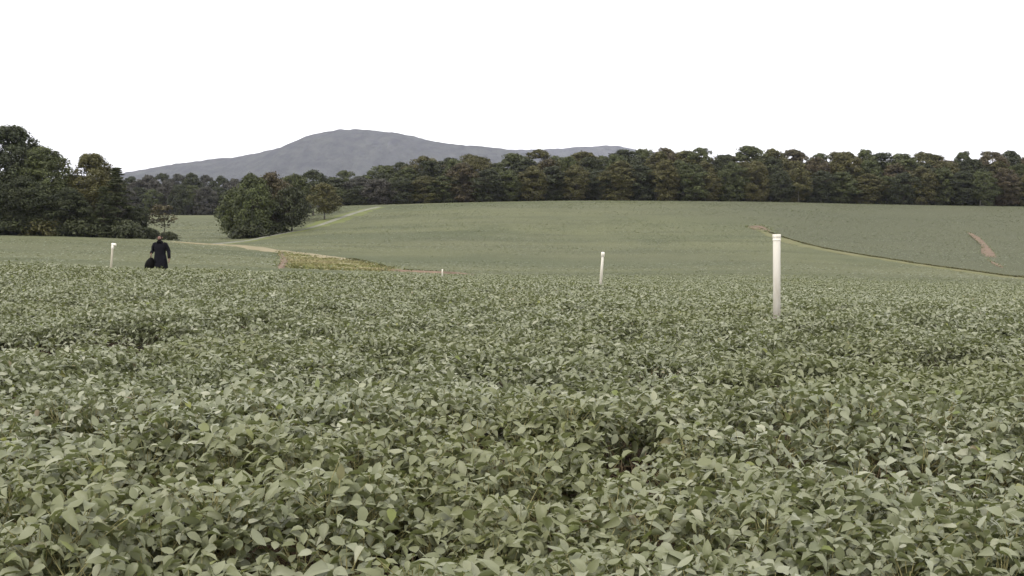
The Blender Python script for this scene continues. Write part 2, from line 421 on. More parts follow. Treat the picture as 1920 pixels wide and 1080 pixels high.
# ------------------------------------------------------------------ soybean crop, leaf by leaf
LEAF8 = (np.array([[0,0,0],[.13,.22,.07],[.38,.35,.13],[.70,.27,.11],[1,0,-.05],[.70,-.27,.11],[.38,-.35,.13],[.13,-.22,.07],[.14,0,0],[.40,0,.01],[.72,0,.01]]),
         [[0,8,1],[1,8,9,2],[2,9,10,3],[3,10,4],[4,10,5],[5,10,9,6],[6,9,8,7],[7,8,0]])
LEAF6 = (np.array([[0,0,0],[.33,.32,.09],[.68,.23,.06],[1,0,-.06],[.68,-.23,.06],[.33,-.32,.09]]), [[0,3,2,1],[0,5,4,3]])
LEAF4 = (np.array([[0,0,0],[.45,.42,.08],[1,0,-.06],[.45,-.42,.08]]), [[0,2,1],[0,3,2]])
GAPS = []   # open places in the stand (photo position, half sizes in px)
for px, py, wx, wy, p in [(60, 660, 190, 14, .96), (215, 672, 70, 12, .9), (650, 650, 40, 10, .8), (985, 668, 55, 12, .85), (1230, 705, 45, 12, .9),
                       (870, 850, 70, 22, .8), (1190, 862, 75, 26, .9), (1150, 950, 90, 26, .7), (240, 1000, 150, 30, .75), (760, 1065, 110, 26, .85), (1510, 605, 60, 7, .9),
                       (1800, 745, 60, 10, .7), (1540, 672, 60, 12, .7), (1300, 1045, 60, 20, .7), (1700, 900, 60, 16, .6), (520, 740, 60, 12, .7), (60, 850, 60, 12, .6)]:
    Ym = (1.5 + .25) / ((py - 430) / F); Yn = 1.75 / ((py + wy - 430) / F); xm = (px - 960) / F * Ym
    GAPS.append((xm, Ym, max(wx / F * Ym, .25) * 1.2, max(abs(Ym - Yn), .22) * 1.5, p * .93))
def canopy_dh(x, y):
    return (fbm(x * .55, y * .55, 3) - .5) * .50 + (fbm(x * 1.9 + 7, y * 1.9, 2) - .5) * .22
crop_V, crop_L, crop_S, crop_lv, crop_pv, crop_mi = [], [], [], [], [], []
voff = 0
def push(V, faces, n, lv, pv, mi):
    """V (n,k,3)"""
    global voff
    k = V.shape[1]
    base = (np.arange(n) * k)[:, None] + voff
    fl = np.concatenate([np.array(f) for f in faces]); L = (base + fl[None, :]).ravel()
    S = np.tile([len(f) for f in faces], n)
    crop_V.append(V.reshape(-1, 3)); crop_L.append(L); crop_S.append(S)
    crop_lv.append(np.repeat(lv, k)); crop_pv.append(np.repeat(pv, k)); crop_mi.append(np.full(len(S), mi))
    voff += n * k
def unit(v): return v / (np.linalg.norm(v, axis=-1, keepdims=True) + 1e-9)
def stem_tubes(A, B, r, pv):
    """thin three sided stems from A to B"""
    d = unit(B - A); h = np.tile([[.3, .9, .1]], (len(A), 1)); u = unit(np.cross(d, h)); w = np.cross(d, u)
    V = []
    for P, rad in ((A, r), (B, r * .6)):
        for k in range(3):
            t = 2 * math.pi * k / 3; V.append(P + (u * math.cos(t) + w * math.sin(t)) * rad)
    push(np.stack(V, 1), [[0,1,4,3],[1,2,5,4],[2,0,3,5]], len(A), rng.random(len(A)), pv, 1)
def zone(y0, y1, dens, ntri, leaf, scale, stems, xlo=-.50, xhi=.50, marg=2.0, depth=.40, fade=False, tilt=1.0):
    # plants in rows 0.38 m apart, running away and to the left
    w = (xhi - xlo)
    area = w * (y1**2 - y0**2) / 2 + 2 * marg * (y1 - y0)
    n = int(area * dens * 1.15)
    u = rng.random(n * 2); y = y0 + (y1 - y0) * u
    keep = rng.random(n * 2) < (w * y + 2 * marg) / (w * y1 + 2 * marg)
    y = y[keep][:n]; x = rng.uniform(0, 1, len(y)) * (w * y + 2 * marg) + xlo * y - marg
    ca, sa = math.cos(R(24)), math.sin(R(24))
    rx = x * ca - y * sa; ry = x * sa + y * ca
    if y1 < 60:
        rx = (np.round(rx / .42)) * .42 + rng.normal(0, .075, len(rx))
        x = rx * ca + ry * sa; y = -rx * sa + ry * ca
    keep = y > y0 * .8
    if fade: keep &= rng.random(len(y)) < (1 - sstep(y0, y1, y)) ** 1.3
    hole = fbm(x * .8 + 40, y * .8 + 11, 3)
    keep &= ~((hole < .32) & (rng.random(len(x)) < .82))
    for gx, gy, a, b_, p in GAPS:
        e = ((x - gx) / a) ** 2 + ((y - gy) / b_) ** 2
        keep &= ~((e < 1) & (rng.random(len(x)) < p))
    x, y = x[keep], y[keep]; n = len(x)
    kf = 1 - .7 * sstep(14, 34, y)
    ph = (rng.normal(0, .05, n) + canopy_dh(x, y)) * kf - .03
    edge = np.zeros(n)
    zt = Hc(x, y) + ph; zg = Hg(x, y)
    ppv = np.clip((fbm(x * .35 + 3, y * .35, 3) - .42) * 2.4 + rng.normal(0, .22, n), 0, 1)
    if stems:
        stem_tubes(np.stack([x, y, zg - .02], 1), np.stack([x + rng.normal(0, .04, n), y + rng.normal(0, .04, n), zt - .08], 1), .005, ppv)
    # trifoliate leaves
    m_ = n * ntri
    pi = np.repeat(np.arange(n), ntri)
    ang = rng.random(m_) * 2 * math.pi; rad = np.sqrt(rng.random(m_)) * .26 * (1 + .3 * (scale > 1.5))
    dz = -1.6 * rad ** 2 - np.minimum(rng.exponential(.11, m_), depth) + rng.normal(0, .03, m_)
    P = np.stack([x[pi] + rad * np.cos(ang), y[pi] + rad * np.sin(ang), np.maximum(zt[pi] + dz, zg[pi] + .05)], 1)
    if stems:
        A = np.stack([x[pi] + .02 * np.cos(ang), y[pi] + .02 * np.sin(ang), P[:, 2] - .10 - .25 * rad - .05 * rng.random(m_)], 1)
        stem_tubes(A, P, .0030, ppv[pi])
    hd = ang + rng.normal(0, .5, m_)
    sz = rng.uniform(.055, .106, m_) * scale
    tpitch = rng.normal(.04, .42 * tilt, m_)
    tl = rng.random(m_)
    for k, da in enumerate((0, 1.75, -1.75)):
        h = hd + da + rng.normal(0, .15, m_)
        pit = tpitch * (1 if k == 0 else .5) + rng.normal(-.04, .34 * tilt, m_)
        # breeze from the left lifts leaf blades a little
        rol = rng.normal(0, .55 * tilt, m_)
        a = np.stack([np.cos(h) * np.cos(pit), np.sin(h) * np.cos(pit), np.sin(pit)], 1)
        sd = np.stack([-np.sin(h), np.cos(h), np.zeros(m_)], 1)
        nn = np.cross(a, sd)
        b_ = sd * np.cos(rol)[:, None] + nn * np.sin(rol)[:, None]; nn = np.cross(a, b_)
        S = (sz * (1.12 if k == 0 else .95) * rng.uniform(.85, 1.15, m_))[:, None, None]
        fold = rng.uniform(-.9, 2.3, m_)[:, None, None]; droop = rng.uniform(-.15, .75, m_)[:, None, None]
        lx = leaf[0][:, 0][None, :, None]; ly = leaf[0][:, 1][None, :, None]; lz = leaf[0][:, 2][None, :, None]
        st = .25 if k == 0 else .08
        V = P[:, None, :] + a[:, None, :] * (lx + st) * S + b_[:, None, :] * ly * S * .80 + nn[:, None, :] * (lz * fold - droop * lx * lx) * S
        lv = np.clip(tl * .55 + rng.random(m_) * .45, 0, 1)
        odd = rng.random(m_); lv = np.where(odd < .022, .95 + .05 * rng.random(m_), lv * .945)
        push(V, leaf[1], m_, lv, ppv[pi], 0)
zone(2.6, 9.5, 16, 25, LEAF8, 1.0, True)
zone(9.5, 20, 15, 22, LEAF6, 1.0, False)
zone(20, 31, 14, 16, LEAF4, 1.0, False, tilt=.9)
zone(31, 49, 12, 12, LEAF4, 1.15, False, depth=.25, tilt=.75)
zone(49, 135, 7, 7, LEAF4, 1.4, False, xlo=-.12, depth=.08, fade=True, tilt=.6)
for gx, gy, a, b_, p in GAPS + [(-1.2, 6.0, .5, .4, 1), (2.3, 7.0, .6, .4, 1), (1.9, 5.2, .5, .3, 1)]:
    n = int(220 * min(a * b_ * 2, 2.5)) + 20
    x = gx + rng.normal(0, a * .5, n); y = gy + rng.normal(0, b_ * .5, n); z = Hg(x, y) + rng.uniform(0, .22, n)
    A = np.stack([x, y, z], 1); B = A + np.stack([rng.normal(0, .09, n), rng.normal(0, .09, n), rng.uniform(-.02, .24, n)], 1)
    stem_tubes(A, B, .004, rng.random(n)); crop_mi[-1][:] = 2
me = np_mesh("soybean_crop", np.concatenate(crop_V), np.concatenate(crop_L), np.concatenate(crop_S), True,
             {"lv": np.concatenate(crop_lv), "pv": np.concatenate(crop_pv)}, np.concatenate(crop_mi))
print("crop verts", voff)
o = link("soybean_crop", me, [M_leaf, M_stem, simple('dry stalk', (.15, .11, .065), .85, .4, 12, .1)]); tag(o, "dense grey-green soybean crop filling the near field", "crop", kind="stuff")

# leaf tops of the same crop farther off, over both hillsides
n = 190000
y = np.sqrt(rng.uniform(62 ** 2, 449 ** 2, n)); x = rng.uniform(-.50, .52, n) * y
keep = (fbm(x * .05, y * .035, 4) * .7 + fbm(x * .01 + 9, y * .05, 3) * .6 + rng.normal(0, .08, n)) > .60
keep &= ~((y > 216) & (y < 262) & (x < -.315 * y)) & ~((y > 470))
x, y = x[keep], y[keep]
keep = np.ones(len(x), bool)
lines = [(road, 6.0), ([(300, 452), (340, 455), (397, 459), (430, 460), (458, 462), (490, 467), (519, 472), (550, 475), (588, 479), (630, 485), (652, 488)], 3.0), (tpx, 2.2),
         ([(725, 508), (750, 510.5), (790, 512), (829, 513), (860, 514), (895, 516)], 2.0)]
for pl, dmin in lines:
    PL = resample([ray(a, b_, 62) for a, b_ in pl], 1.5)
    for c0 in range(0, len(x), 20000):
        sl_ = slice(c0, c0 + 20000)
        dd = np.hypot(x[sl_, None] - PL[None, :, 0], y[sl_, None] - PL[None, :, 1]).min(1); keep[sl_] &= dd > dmin
for poly in (PA, PB, PC, WP): keep &= ~inside(np.stack([x, y], 1), poly)
x, y = x[keep], y[keep]; n = len(x)
V = quads(np.stack([x, y, Hg(x, y) + rng.uniform(.015, .05, n)], 1), rng.uniform(.10, .30, n) * (.8 + y / 450), up=9.0)
o = link("soybean_canopy", quad_mesh("soybean_canopy", V, rng.uniform(.12, .42, n), rng.uniform(.1, .5, n)), M_leaf); tag(o, "soybean canopy spread over the far hillsides", "crop", kind="stuff")

# ------------------------------------------------------------------ trees
def crown_mesh(name, seed, H=20., Rr=6.5, base=1.2, kind='broad', clumps=90, per=70, size=.62, gap=.0):
    r = np.random.default_rng(seed)
    if kind == 'conifer':
        C, rad = [], []
        for t in np.linspace(.03, .97, clumps):
            w = Rr * (1 - t) ** .8 * r.uniform(.65, 1.1) + .3
            for k in range(4):
                a = r.random() * 2 * math.pi; q = r.uniform(.35, 1)
                C.append((w * q * math.cos(a), w * q * math.sin(a), base + t * (H - base) - .25 * q * w * .4)); rad.append(r.uniform(.7, 1.3) * (1.15 - t * .6))
        C = np.array(C); rad = np.array(rad); flat = .35
    else:
        t = r.random(clumps) ** .9
        prof = {'broad': lambda t: np.sin(np.pi * np.clip(t * .86 + .12, 0, 1)) ** .55,
                'round': lambda t: np.sqrt(np.clip(1 - (2 * t - .95) ** 2, .02, 1)),
                'low':   lambda t: np.clip(1.0 - t ** 2.2, .05, 1) ** .6,
                'tall':  lambda t: np.clip(.55 + .5 * np.sin(np.pi * np.clip(t * 1.0, 0, 1)), 0, 1) * np.clip((1.05 - t) * 4, 0, 1) ** .5}[kind]
        a = r.random(clumps) * 2 * math.pi
        lobes = 1 + .22 * np.sin(a * 2 + seed) + .14 * np.sin(a * 3 + seed * 2.1 + t * 5) + .12 * np.sin(t * 11 + seed)
        q = np.where(r.random(clumps) < .8, r.uniform(.72, 1.0, clumps), r.uniform(.1, .7, clumps))
        w = Rr * prof(t) * lobes * q
        rad = r.uniform(1.1, 2.5, clumps) * (Rr / 6.5) ** .5 * (1 - .3 * t)
        C = np.stack([w * np.cos(a), w * np.sin(a), base + rad * .3 + t * (H - base - rad)], 1); flat = .88
    n = len(C) * per; ci = np.repeat(np.arange(len(C)), per)
    d = r.normal(size=(n, 3)); d /= np.linalg.norm(d, axis=1)[:, None]; d[:, 2] = np.where(d[:, 2] < -.55, -d[:, 2], d[:, 2])
    sh = r.uniform(.35, 1.0, n) ** .5 * (1 + .28 * np.sin(d[:, 0] * 5 + ci) * np.sin(d[:, 1] * 6 + ci * 1.7))
    off = d * (rad[ci] * sh)[:, None]; off[:, 2] *= flat
    P = C[ci] + off
    # interior fill keeps daylight from showing through everywhere
    nn = r.normal(size=(n, 3)) * .55 + d * 1.1; nn[:, 2] += .15; nn /= np.linalg.norm(nn, axis=1)[:, None]
    h = r.normal(size=(n, 3)); u = np.cross(nn, h); u /= np.linalg.norm(u, axis=1)[:, None]; v = np.cross(nn, u)
    s = (r.uniform(.55, 1.25, n) * size * .5)[:, None]
    if kind == 'conifer': u = unit(u * [1, 1, .3]); u_s, v_s = 1.5, .45
    else: u_s, v_s = 1.15, .75
    V = np.stack([P + u * s * u_s, P + v * s * v_s + nn * s * .25, P - u * s * u_s, P - v * s * v_s + nn * s * .25], 1).reshape(-1, 3)
    cl = r.random(len(C))
    lv = np.clip(cl[ci] * .6 + r.random(n) * .4, 0, 1)
    return quad_mesh(name, V, lv), C
def trunk_mesh(name, seed, C, H, base, r0=.32, kind='broad', limbs=9, lean=0.):
    r = random.Random(seed); mb = MB()
    top = H * (.95 if kind == 'conifer' else .72)
    path = [(0, 0, -.6)] + [(math.sin(k * 1.3 + seed) * .18 * k / 3 + lean * top * k / 7, math.cos(k * 1.7 + seed) * .18 * k / 3, top * k / 7) for k in range(8)]
    rad = [r0 * 1.35] + [r0 * (1 - .85 * k / 7) for k in range(8)]
    rad[1] = r0 * 1.1
    V, Fc = tube(path, rad, 8); mb.add(V, Fc)
    idx = sorted(r.sample(range(len(C)), min(limbs, len(C))), key=lambda i: C[i][2])
    for i in idx:
        c = Vector(C[i]); zb = max(base * .8, min(c.z * .6, top * .9)); k = zb / top
        p0 = Vector(path[1 + min(7, int(k * 7))]); p0.z = zb
        mid = p0.lerp(c, .55) + Vector((0, 0, -.3)); rr_ = r0 * (1 - .85 * k) * .55
        V, Fc = tube([p0, mid, c], [rr_, rr_ * .6, rr_ * .2], 5); mb.add(V, Fc)
    return mb.mesh(name, True)
PROTO = {}
def proto(key, seed, H, Rr, base, kind, clumps, per, size, r0=.32, limbs=9, lean=0.):
    cm, C = crown_mesh("crown_" + key, seed, H, Rr, base, kind, clumps, per, size)
    cm.materials.append(M_F['green'])
    tm = trunk_mesh("trunk_" + key, seed, C, H, base, r0, kind, limbs, lean); tm.materials.append(M_bark)
    PROTO[key] = (cm, tm, H, Rr)
for i, (k, Rr, base) in enumerate([('broad', 6.5, .6), ('broad', 5.6, .8), ('round', 6.2, .6), ('tall', 4.8, .5), ('broad', 7.2, .5), ('tall', 5.4, 1.0)]):
    proto("edge%d" % i, 11 + i, 20, Rr, base * .4, k, 150, 140, .44)
for i, (k, Rr, base) in enumerate([('broad', 6.6, 3.0), ('round', 5.6, 5.0), ('tall', 4.4, 3.5)]):
    proto("back%d" % i, 31 + i, 20, Rr, base, k, 110, 130, .46, .30)
for i, (k, Rr, base) in enumerate([('broad', 7.5, .5), ('tall', 5.5, .8), ('broad', 6.5, 1.0)]):
    proto("big%d" % i, 51 + i, 22, Rr, base, k, 300, 150, .36, .42, 14)
proto("clump0", 71, 16, 6.5, .3, 'round', 190, 80, .5, .35, 10)
proto("clump1", 72, 16, 5.5, 1.8, 'round', 150, 80, .5, .32, 10)
proto("lone", 73, 14, 4.4, 2.6, 'round', 110, 80, .42, .26, 12)
proto("pine", 81, 19, 5.4, 1.6, 'conifer', 34, 70, .55, .30, 18)
proto("sapling", 91, 10, 2.6, 3.2, 'tall', 26, 42, .42, .12, 16, .05)
proto("bush", 95, 4, 3.2, .0, 'low', 60, 60, .42, .10, 8)
TREES = []
def tree(key, px, Y, top, mat, label, cat="tree", name="broadleaf_tree", group=None, width=None, bark=None, sink=.3, base_z=None):
    cm, tm, H, Rr = PROTO[key]
    x = (px - 960) / F * Y * 1.0
    zb = float(Hg(x, Y)) - sink
    h = at(px, top, Y).z - zb
    s = h / H
    w = s if width is None else (width / F * Y) / (2 * Rr)
    root = empty(name, (x, Y, zb)); a = random.uniform(0, 6.28)
    root.rotation_euler = (0, 0, a if key not in ('sapling',) else 0); root.scale = (w, w, s)
    c = bpy.data.objects.new("crown", cm); t = bpy.data.objects.new("trunk", tm)
    for o in (t, c): COL.objects.link(o); o.parent = root
    c.material_slots[0].link = 'OBJECT'; c.material_slots[0].material = M_F[mat]
    if bark: t.material_slots[0].link = 'OBJECT'; t.material_slots[0].material = bark
    tag(root, label, cat, group); TREES.append(root); return root

# left wood, tall and near
LW = "tall trees in the dark wood on the left"
tree('big0', -45, 226, 250, 'dark', "dark broadleaf tree cut by the left edge of the photo", group=LW, width=180)
tree('big1', 28, 228, 236, 'dark', "tallest dark tree of the left wood with a ragged top", group=LW, width=118)
tree('big2', 88, 226, 276, 'green', "broad dark tree just right of the tallest tree in the left wood", group=LW, width=112)
tree('big0', 55, 220, 330, 'dark', "lower dark tree in front of the tallest tree of the left wood", group=LW, width=120)
tree('big1', 176, 230, 288, 'olive', "olive green tree with a narrow crown above the left pipe", group=LW, width=92)
tree('big2', 132, 221, 352, 'dark', "short dark tree between the olive tree and the tall left trees", group=LW, width=84)
tree('pine', 222, 224, 312, 'pine', "green pine with layered boughs at the right end of the left wood", "pine tree", "pine_tree", width=96, bark=M_bark)
tree('pine', 196, 219, 348, 'pine', "smaller pine leaning into the olive tree in the left wood", "pine tree", "pine_tree", width=70, bark=M_bark)
tree('edge1', 250, 228, 385, 'dark', "low dark tree at the foot of the green pine", width=50)
tree('sapling', 307, 232, 383, 'rust', "thin scraggly sapling with brownish leaves behind the walking person", "sapling", "sapling", width=52)
for px, w_, top, lab in [(20, 90, 405, "dark shrub under the left wood beside the left edge"), (92, 70, 402, "pale green shrub in front of the left wood"),
                    (160, 80, 408, "dark shrub under the olive tree"), (240, 60, 412, "dark shrub under the green pine"),
                    (282, 34, 427, "small dark bush left of the thin sapling"), (318, 30, 434, "low bush spreading right of the thin sapling")]:
    tree('bush', px, 219 if px < 260 else 229, top, 'olive' if px == 92 else 'dark', lab, "bush", "bush", "bushes along the foot of the left wood", width=w_)

# far hazy grove between the left wood and the clump
GV = "hazy trees of the far grove"
adj = ['greyish', 'dark grey-green', 'olive grey']
spots = [(236, 352), (262, 345), (288, 350), (314, 342), (338, 348), (362, 343), (388, 348), (412, 344), (436, 350), (462, 346), (488, 350), (514, 348)]
where = ["beside the pine of the left wood", "just right of the pine", "left above the thin sapling", "directly above the thin sapling", "a little right of the thin sapling",
         "in the middle of the far grove", "right of the middle of the far grove", "near the left end of the tree clump", "touching the left end of the tree clump",
         "behind the left half of the tree clump", "behind the middle of the tree clump", "behind the right half of the tree clump"]
for i, ((px, top), wh) in enumerate(zip(spots, where)):
    mt = ['grey', 'dark', 'green'][i % 3]
    tree('edge%d' % (i % 6), px, 604 + (i * 7) % 13, top + random.uniform(-4, 6), mt, "hazy %s tree, front of far grove, %s" % (adj[i % 3], wh), group=GV, width=random.uniform(38, 48),
         bark=M_barkp if i % 3 == 0 else None)
for i, (px, top) in enumerate([(225, 334), (250, 331), (278, 328), (305, 325), (335, 326), (362, 324), (390, 328), (415, 330), (440, 335), (470, 335), (500, 333)]):
    wh = ["above the pine", "at the left end over the pine", "over the left part of the grove", "left of the highest crown", "forming the highest crown",
          "just right of the highest crown", "over the right part of the grove", "above the left end of the tree clump", "behind the top left of the clump", "behind the top middle of the clump", "behind the top right of the clump"][i]
    tree('back%d' % (i % 3), px, 640 + (i * 11) % 17, top, ['grey', 'dark'][i % 2], "faint crown at far grove's back %s" % wh, group=GV, width=random.uniform(40, 52))

# clump in the middle distance
CL = "trees of the clump by the gravel track"
tree('clump0', 444, 290, 352, 'green', "round green tree at the left end of the clump, branches to the ground", group=CL, width=78)
tree('clump0', 474, 284, 326, 'green', "largest green tree in the front of the clump", group=CL, width=84)
tree('clump1', 512, 296, 322, 'rust', "tree with a brownish top in the middle of the clump", group=CL, width=78)
tree('clump1', 548, 292, 350, 'dark', "dark round tree on a short trunk at the right end of the clump", group=CL, width=66)
tree('back1', 588, 372, 319, 'dark', "dark tree standing behind the clump, left of the lone round tree", group=CL, width=72)
tree('clump1', 556, 345, 326, 'green', "green tree half hidden behind the right end of the clump", group=CL, width=70)
tree('lone', 609, 338, 343, 'olive', "lone round brown-green tree on a thin trunk left of the gravel track", width=52)
tree('bush', 470, 280, 418, 'dark', "dark bush at the foot of the clump on the left", "bush", "bush", width=60)
tree('bush', 513, 288, 414, 'dark', "dark bush at the foot of the clump on the right", "bush", "bush", width=50)

# long tree line behind the right field
skyx = [600, 640, 690, 730, 780, 830, 880, 925, 960, 1000, 1050, 1100, 1150, 1200, 1240, 1270, 1300, 1340, 1400, 1440, 1490, 1540, 1590, 1640, 1690, 1720, 1760, 1800, 1860, 1900, 1960, 2100]
skyy = [330, 318, 328, 308, 290, 292, 284, 300, 287, 284, 283, 286, 283, 280, 278, 286, 277, 284, 280, 284, 284, 280, 281, 290, 287, 288, 291, 290, 285, 288, 294, 292]
marks = [(640, "the lone round tree"), (712, "the gravel track's top"), (828, "the pipe stub"), (925, "the mountain dip"), (1127, "the leaning pipe"),
         (1405, "the left soil patch"), (1456, "the tall white pipe"), (1620, "the terrace verge"), (1840, "the red gully"), (1920, "the photo's right edge")]
def where_is(px):
    for (a, la), (b_, lb) in zip(marks[:-1], marks[1:]):
        if a <= px < b_ or (b_ == 1920 and px >= a):
            t = (px - a) / (b_ - a)
            w_ = "straight above" if t < .12 else "a little right of" if t < .34 else "halfway between" if t < .62 else "a little left of" if t < .9 else "straight above"
            if w_ == "halfway between": return "halfway between %s and %s" % (la, lb)
            return "%s %s" % (w_, la if t < .34 else lb)
    return "behind " + marks[0][1]
used = {}
def uniq(lab):
    used[lab] = used.get(lab, 0) + 1
    return lab
FR = "front trees of the long treeline"; BK = "back trees of the long treeline"
def series(row, Y0, step, depth_jit, frac, keys, group):
    px = 628 + (step / 2 if row == 'back' else 0); i = 0; prev = None
    while px < 2010:
        sky = np.interp(px, skyx, skyy); Y = Y0 + random.uniform(0, depth_jit)
        bz = np.interp(px, [640, 830, 1000, 1200, 1600, 1920], [386, 380, 376, 376, 382, 387])
        f = random.uniform(*frac); top = bz - (bz - sky) * f
        choices = ['green', 'olive', 'dark', 'green', 'olive', 'green', 'dark', 'olive', 'rust'] if px > 760 else ['grey', 'dark', 'green', 'dark']
        mt = random.choice([c for c in choices if c != prev]); prev = mt
        cn = {'green': 'mid green', 'olive': 'olive green', 'dark': 'dark green', 'rust': 'brown-tinted', 'grey': 'grey-green'}[mt]
        hn = "tall" if f > (frac[0] + frac[1]) / 2 else "shorter"
        wd = random.uniform(step * 1.15, step * 1.6) if row != 'back' else random.uniform(step * 1.2, step * 2.6)
        wn = "broad" if wd > step * (1.38 if row != "back" else 1.7) else "slim"
        if row == 'front': lab = "%s %s tree, treeline front, %s" % (hn, cn, where_is(px))
        elif row == 'mid': lab = "%s %s crown, treeline middle, %s" % (wn, cn, where_is(px))
        else: lab = "%s %s crown, treeline skyline, %s" % (wn, cn, where_is(px))
        key = random.choice(keys)
        tree(key, px, Y, top, mt, uniq(lab), group=group, width=wd, bark=M_barkp if random.random() < .2 else None)
        px += step * random.uniform(.8, 1.2); i += 1
edge = ['edge%d' % i for i in range(6)]
series('front', 453, 40, 7, (.52, .80), edge, FR)
series('mid', 464, 44, 6, (.78, .95), edge, "middle trees of the long treeline")
series('back', 476, 40, 8, (.88, 1.06), edge + ['back0', 'back2'], BK)
def undergrowth(x0, x1, Y0, Y1, n, h, label, mat):
    px = rng.uniform(x0, x1, n); Yy = rng.uniform(Y0, Y1, n); x = (px - 960) / F * Yy
    z = Hg(x, Yy) + rng.random(n) ** 1.2 * h * (.5 + vnoise(x * .2, Yy * .2))
    V = quads(np.stack([x, Yy, z], 1), rng.uniform(.6, 1.5, n))
    o = link("undergrowth", quad_mesh("undergrowth", V, rng.random(n) * .6), M_F[mat]); tag(o, label, "undergrowth", kind="stuff")
undergrowth(615, 2050, 458, 482, 60000, 6, "dark undergrowth along the foot of the long treeline", 'dark')
undergrowth(215, 540, 606, 650, 16000, 6, "hazy undergrowth along the foot of the far grove", 'grey')
undergrowth(-90, 275, 228, 240, 14000, 4, "dark undergrowth inside the left wood", 'dark')
dup = {k for k, v in used.items() if v > 1}
for t in TREES:
    if t["label"] in dup:
        # nothing but their place among their twins tells them apart
        same = sorted([q for q in TREES if q["label"] == t["label"]], key=lambda q: q.location.x / q.location.y)
        for q, wd in zip(same, ["left twin", "right twin"] if len(same) == 2 else ["leftmost", "middle one", "rightmost", "last"]):
            q["label"] = q["label"] + ", " + wd

# ------------------------------------------------------------------ mountain and distant hill
m, nt, b, out = newmat("distant forest"); M_mtn = m
f = noise(nt, mapping(nt, (.012, .004, .012)), 1.0, 6, .7); f2 = noise(nt, mapping(nt, (.0016, .0016, .0026)), 1.0, 4, .6)
c = ramp(nt, f, [(.36, (.015, .017, .014)), (.64, (.062, .066, .050))])
c = mix(nt, ramp(nt, f2, [(.4, (0,)*3), (.6, (.2,)*3)]), c, (.030, .036, .030))
nt.links.new(c, b.inputs["Base Color"]); b.inputs["Roughness"].default_value = 1; b.inputs["Specular IOR Level"].default_value = 0
bump(nt, b, f, 25, 1)
def ridge(name, Yr, prof, x0, x1, depth, mat, amp):
    xs = np.linspace(x0, x1, 620); us = np.linspace(0, 1.35, 210)
    S, U = np.meshgrid(xs, us, indexing='ij')
    X = (S - 960) / F * Yr; Yg = Yr - depth + U * depth
    ph = np.array([z_of(v, Yr) for v in np.interp(xs, *zip(*prof))])
    k = np.ones(9) / 9; ph = np.convolve(np.pad(ph, 4, 'edge'), k, 'valid')
    rise = np.where(U < 1, np.sin(np.clip(U, 0, 1) * math.pi / 2) ** 1.5, np.cos((U - 1) * math.pi / .8))
    Z = ph[:, None] * rise - 12 * (1 - rise)
    sp_ = (fbm(X * .0018, Yg * .0008, 4) - .5) * 110 * np.sin(np.clip(U, 0, 1) * math.pi) * np.clip(ph[:, None] / 700, .1, 1)
    Z = Z + sp_ + (fbm(X * .012, Yg * .012, 3) - .5) * amp
    o = link(name, grid_mesh(name, X, Yg, Z), mat); tag(o, kind="structure")
    if o.data.polygons[5000].normal.z < 0: o.data.flip_normals()
    return o
ridge("mountain", 9500, [(-400, 352), (0, 345), (150, 338), (240, 328), (300, 320), (350, 311), (400, 304), (450, 297), (500, 289), (550, 279), (575, 268), (600, 257), (630, 249),
      (665, 245.5), (700, 246), (740, 251), (780, 259), (820, 269), (860, 274), (900, 278), (950, 284), (1000, 295), (1060, 312), (1150, 330), (1400, 345)], -400, 1400, 3200, M_mtn, 26)
ridge("hill", 12200, [(600, 350), (800, 300), (900, 281), (960, 282), (1040, 281), (1080, 278), (1110, 275.5), (1140, 274), (1165, 276), (1200, 283), (1260, 293), (1400, 310), (1700, 335), (2100, 350)], 600, 2100, 2200, M_mtn, 34)

# ------------------------------------------------------------------ pipes
m, nt, b, out = newmat("weathered white plastic"); M_pvc = m
f = noise(nt, mapping(nt, (9, 9, 1.2)), 1.0, 5, .6)
tc = nt.nodes.new("ShaderNodeTexCoord"); sx = nt.nodes.new("ShaderNodeSeparateXYZ"); nt.links.new(tc.outputs["Object"], sx.inputs[0])
mud = math_(nt, 'MULTIPLY', ramp(nt, sx.outputs[2], [(.55, (1,)*3), (1.0, (.05,)*3)]), ramp(nt, noise(nt, mapping(nt, (14, 14, 5)), 1.0, 6, .7), [(.42, (0,)*3), (.65, (.55,)*3)]))
nt.links.new(mix(nt, mud, ramp(nt, f, [(.3, (.74, .68, .57)), (.5, (.86, .81, .71))]), (.42, .34, .24)), b.inputs["Base Color"]); b.inputs["Roughness"].default_value = .45
M_pvc2 = simple("yellowed white plastic", (.66, .60, .48), .5, .08, 5)
def lathe(prof, seg=28):
    V, Fc = [], []
    for r_, z in prof:
        for s in range(seg):
            t = 2 * math.pi * s / seg; V.append((r_ * math.cos(t), r_ * math.sin(t), z))
    for k in range(len(prof) - 1):
        for s in range(seg):
            a, b_ = k * seg + s, k * seg + (s + 1) % seg; Fc.append((a, b_, b_ + seg, a + seg))
    Fc.append(tuple(range(seg))[::-1]); Fc.append(tuple((len(prof) - 1) * seg + s for s in range(seg)))
    return V, Fc
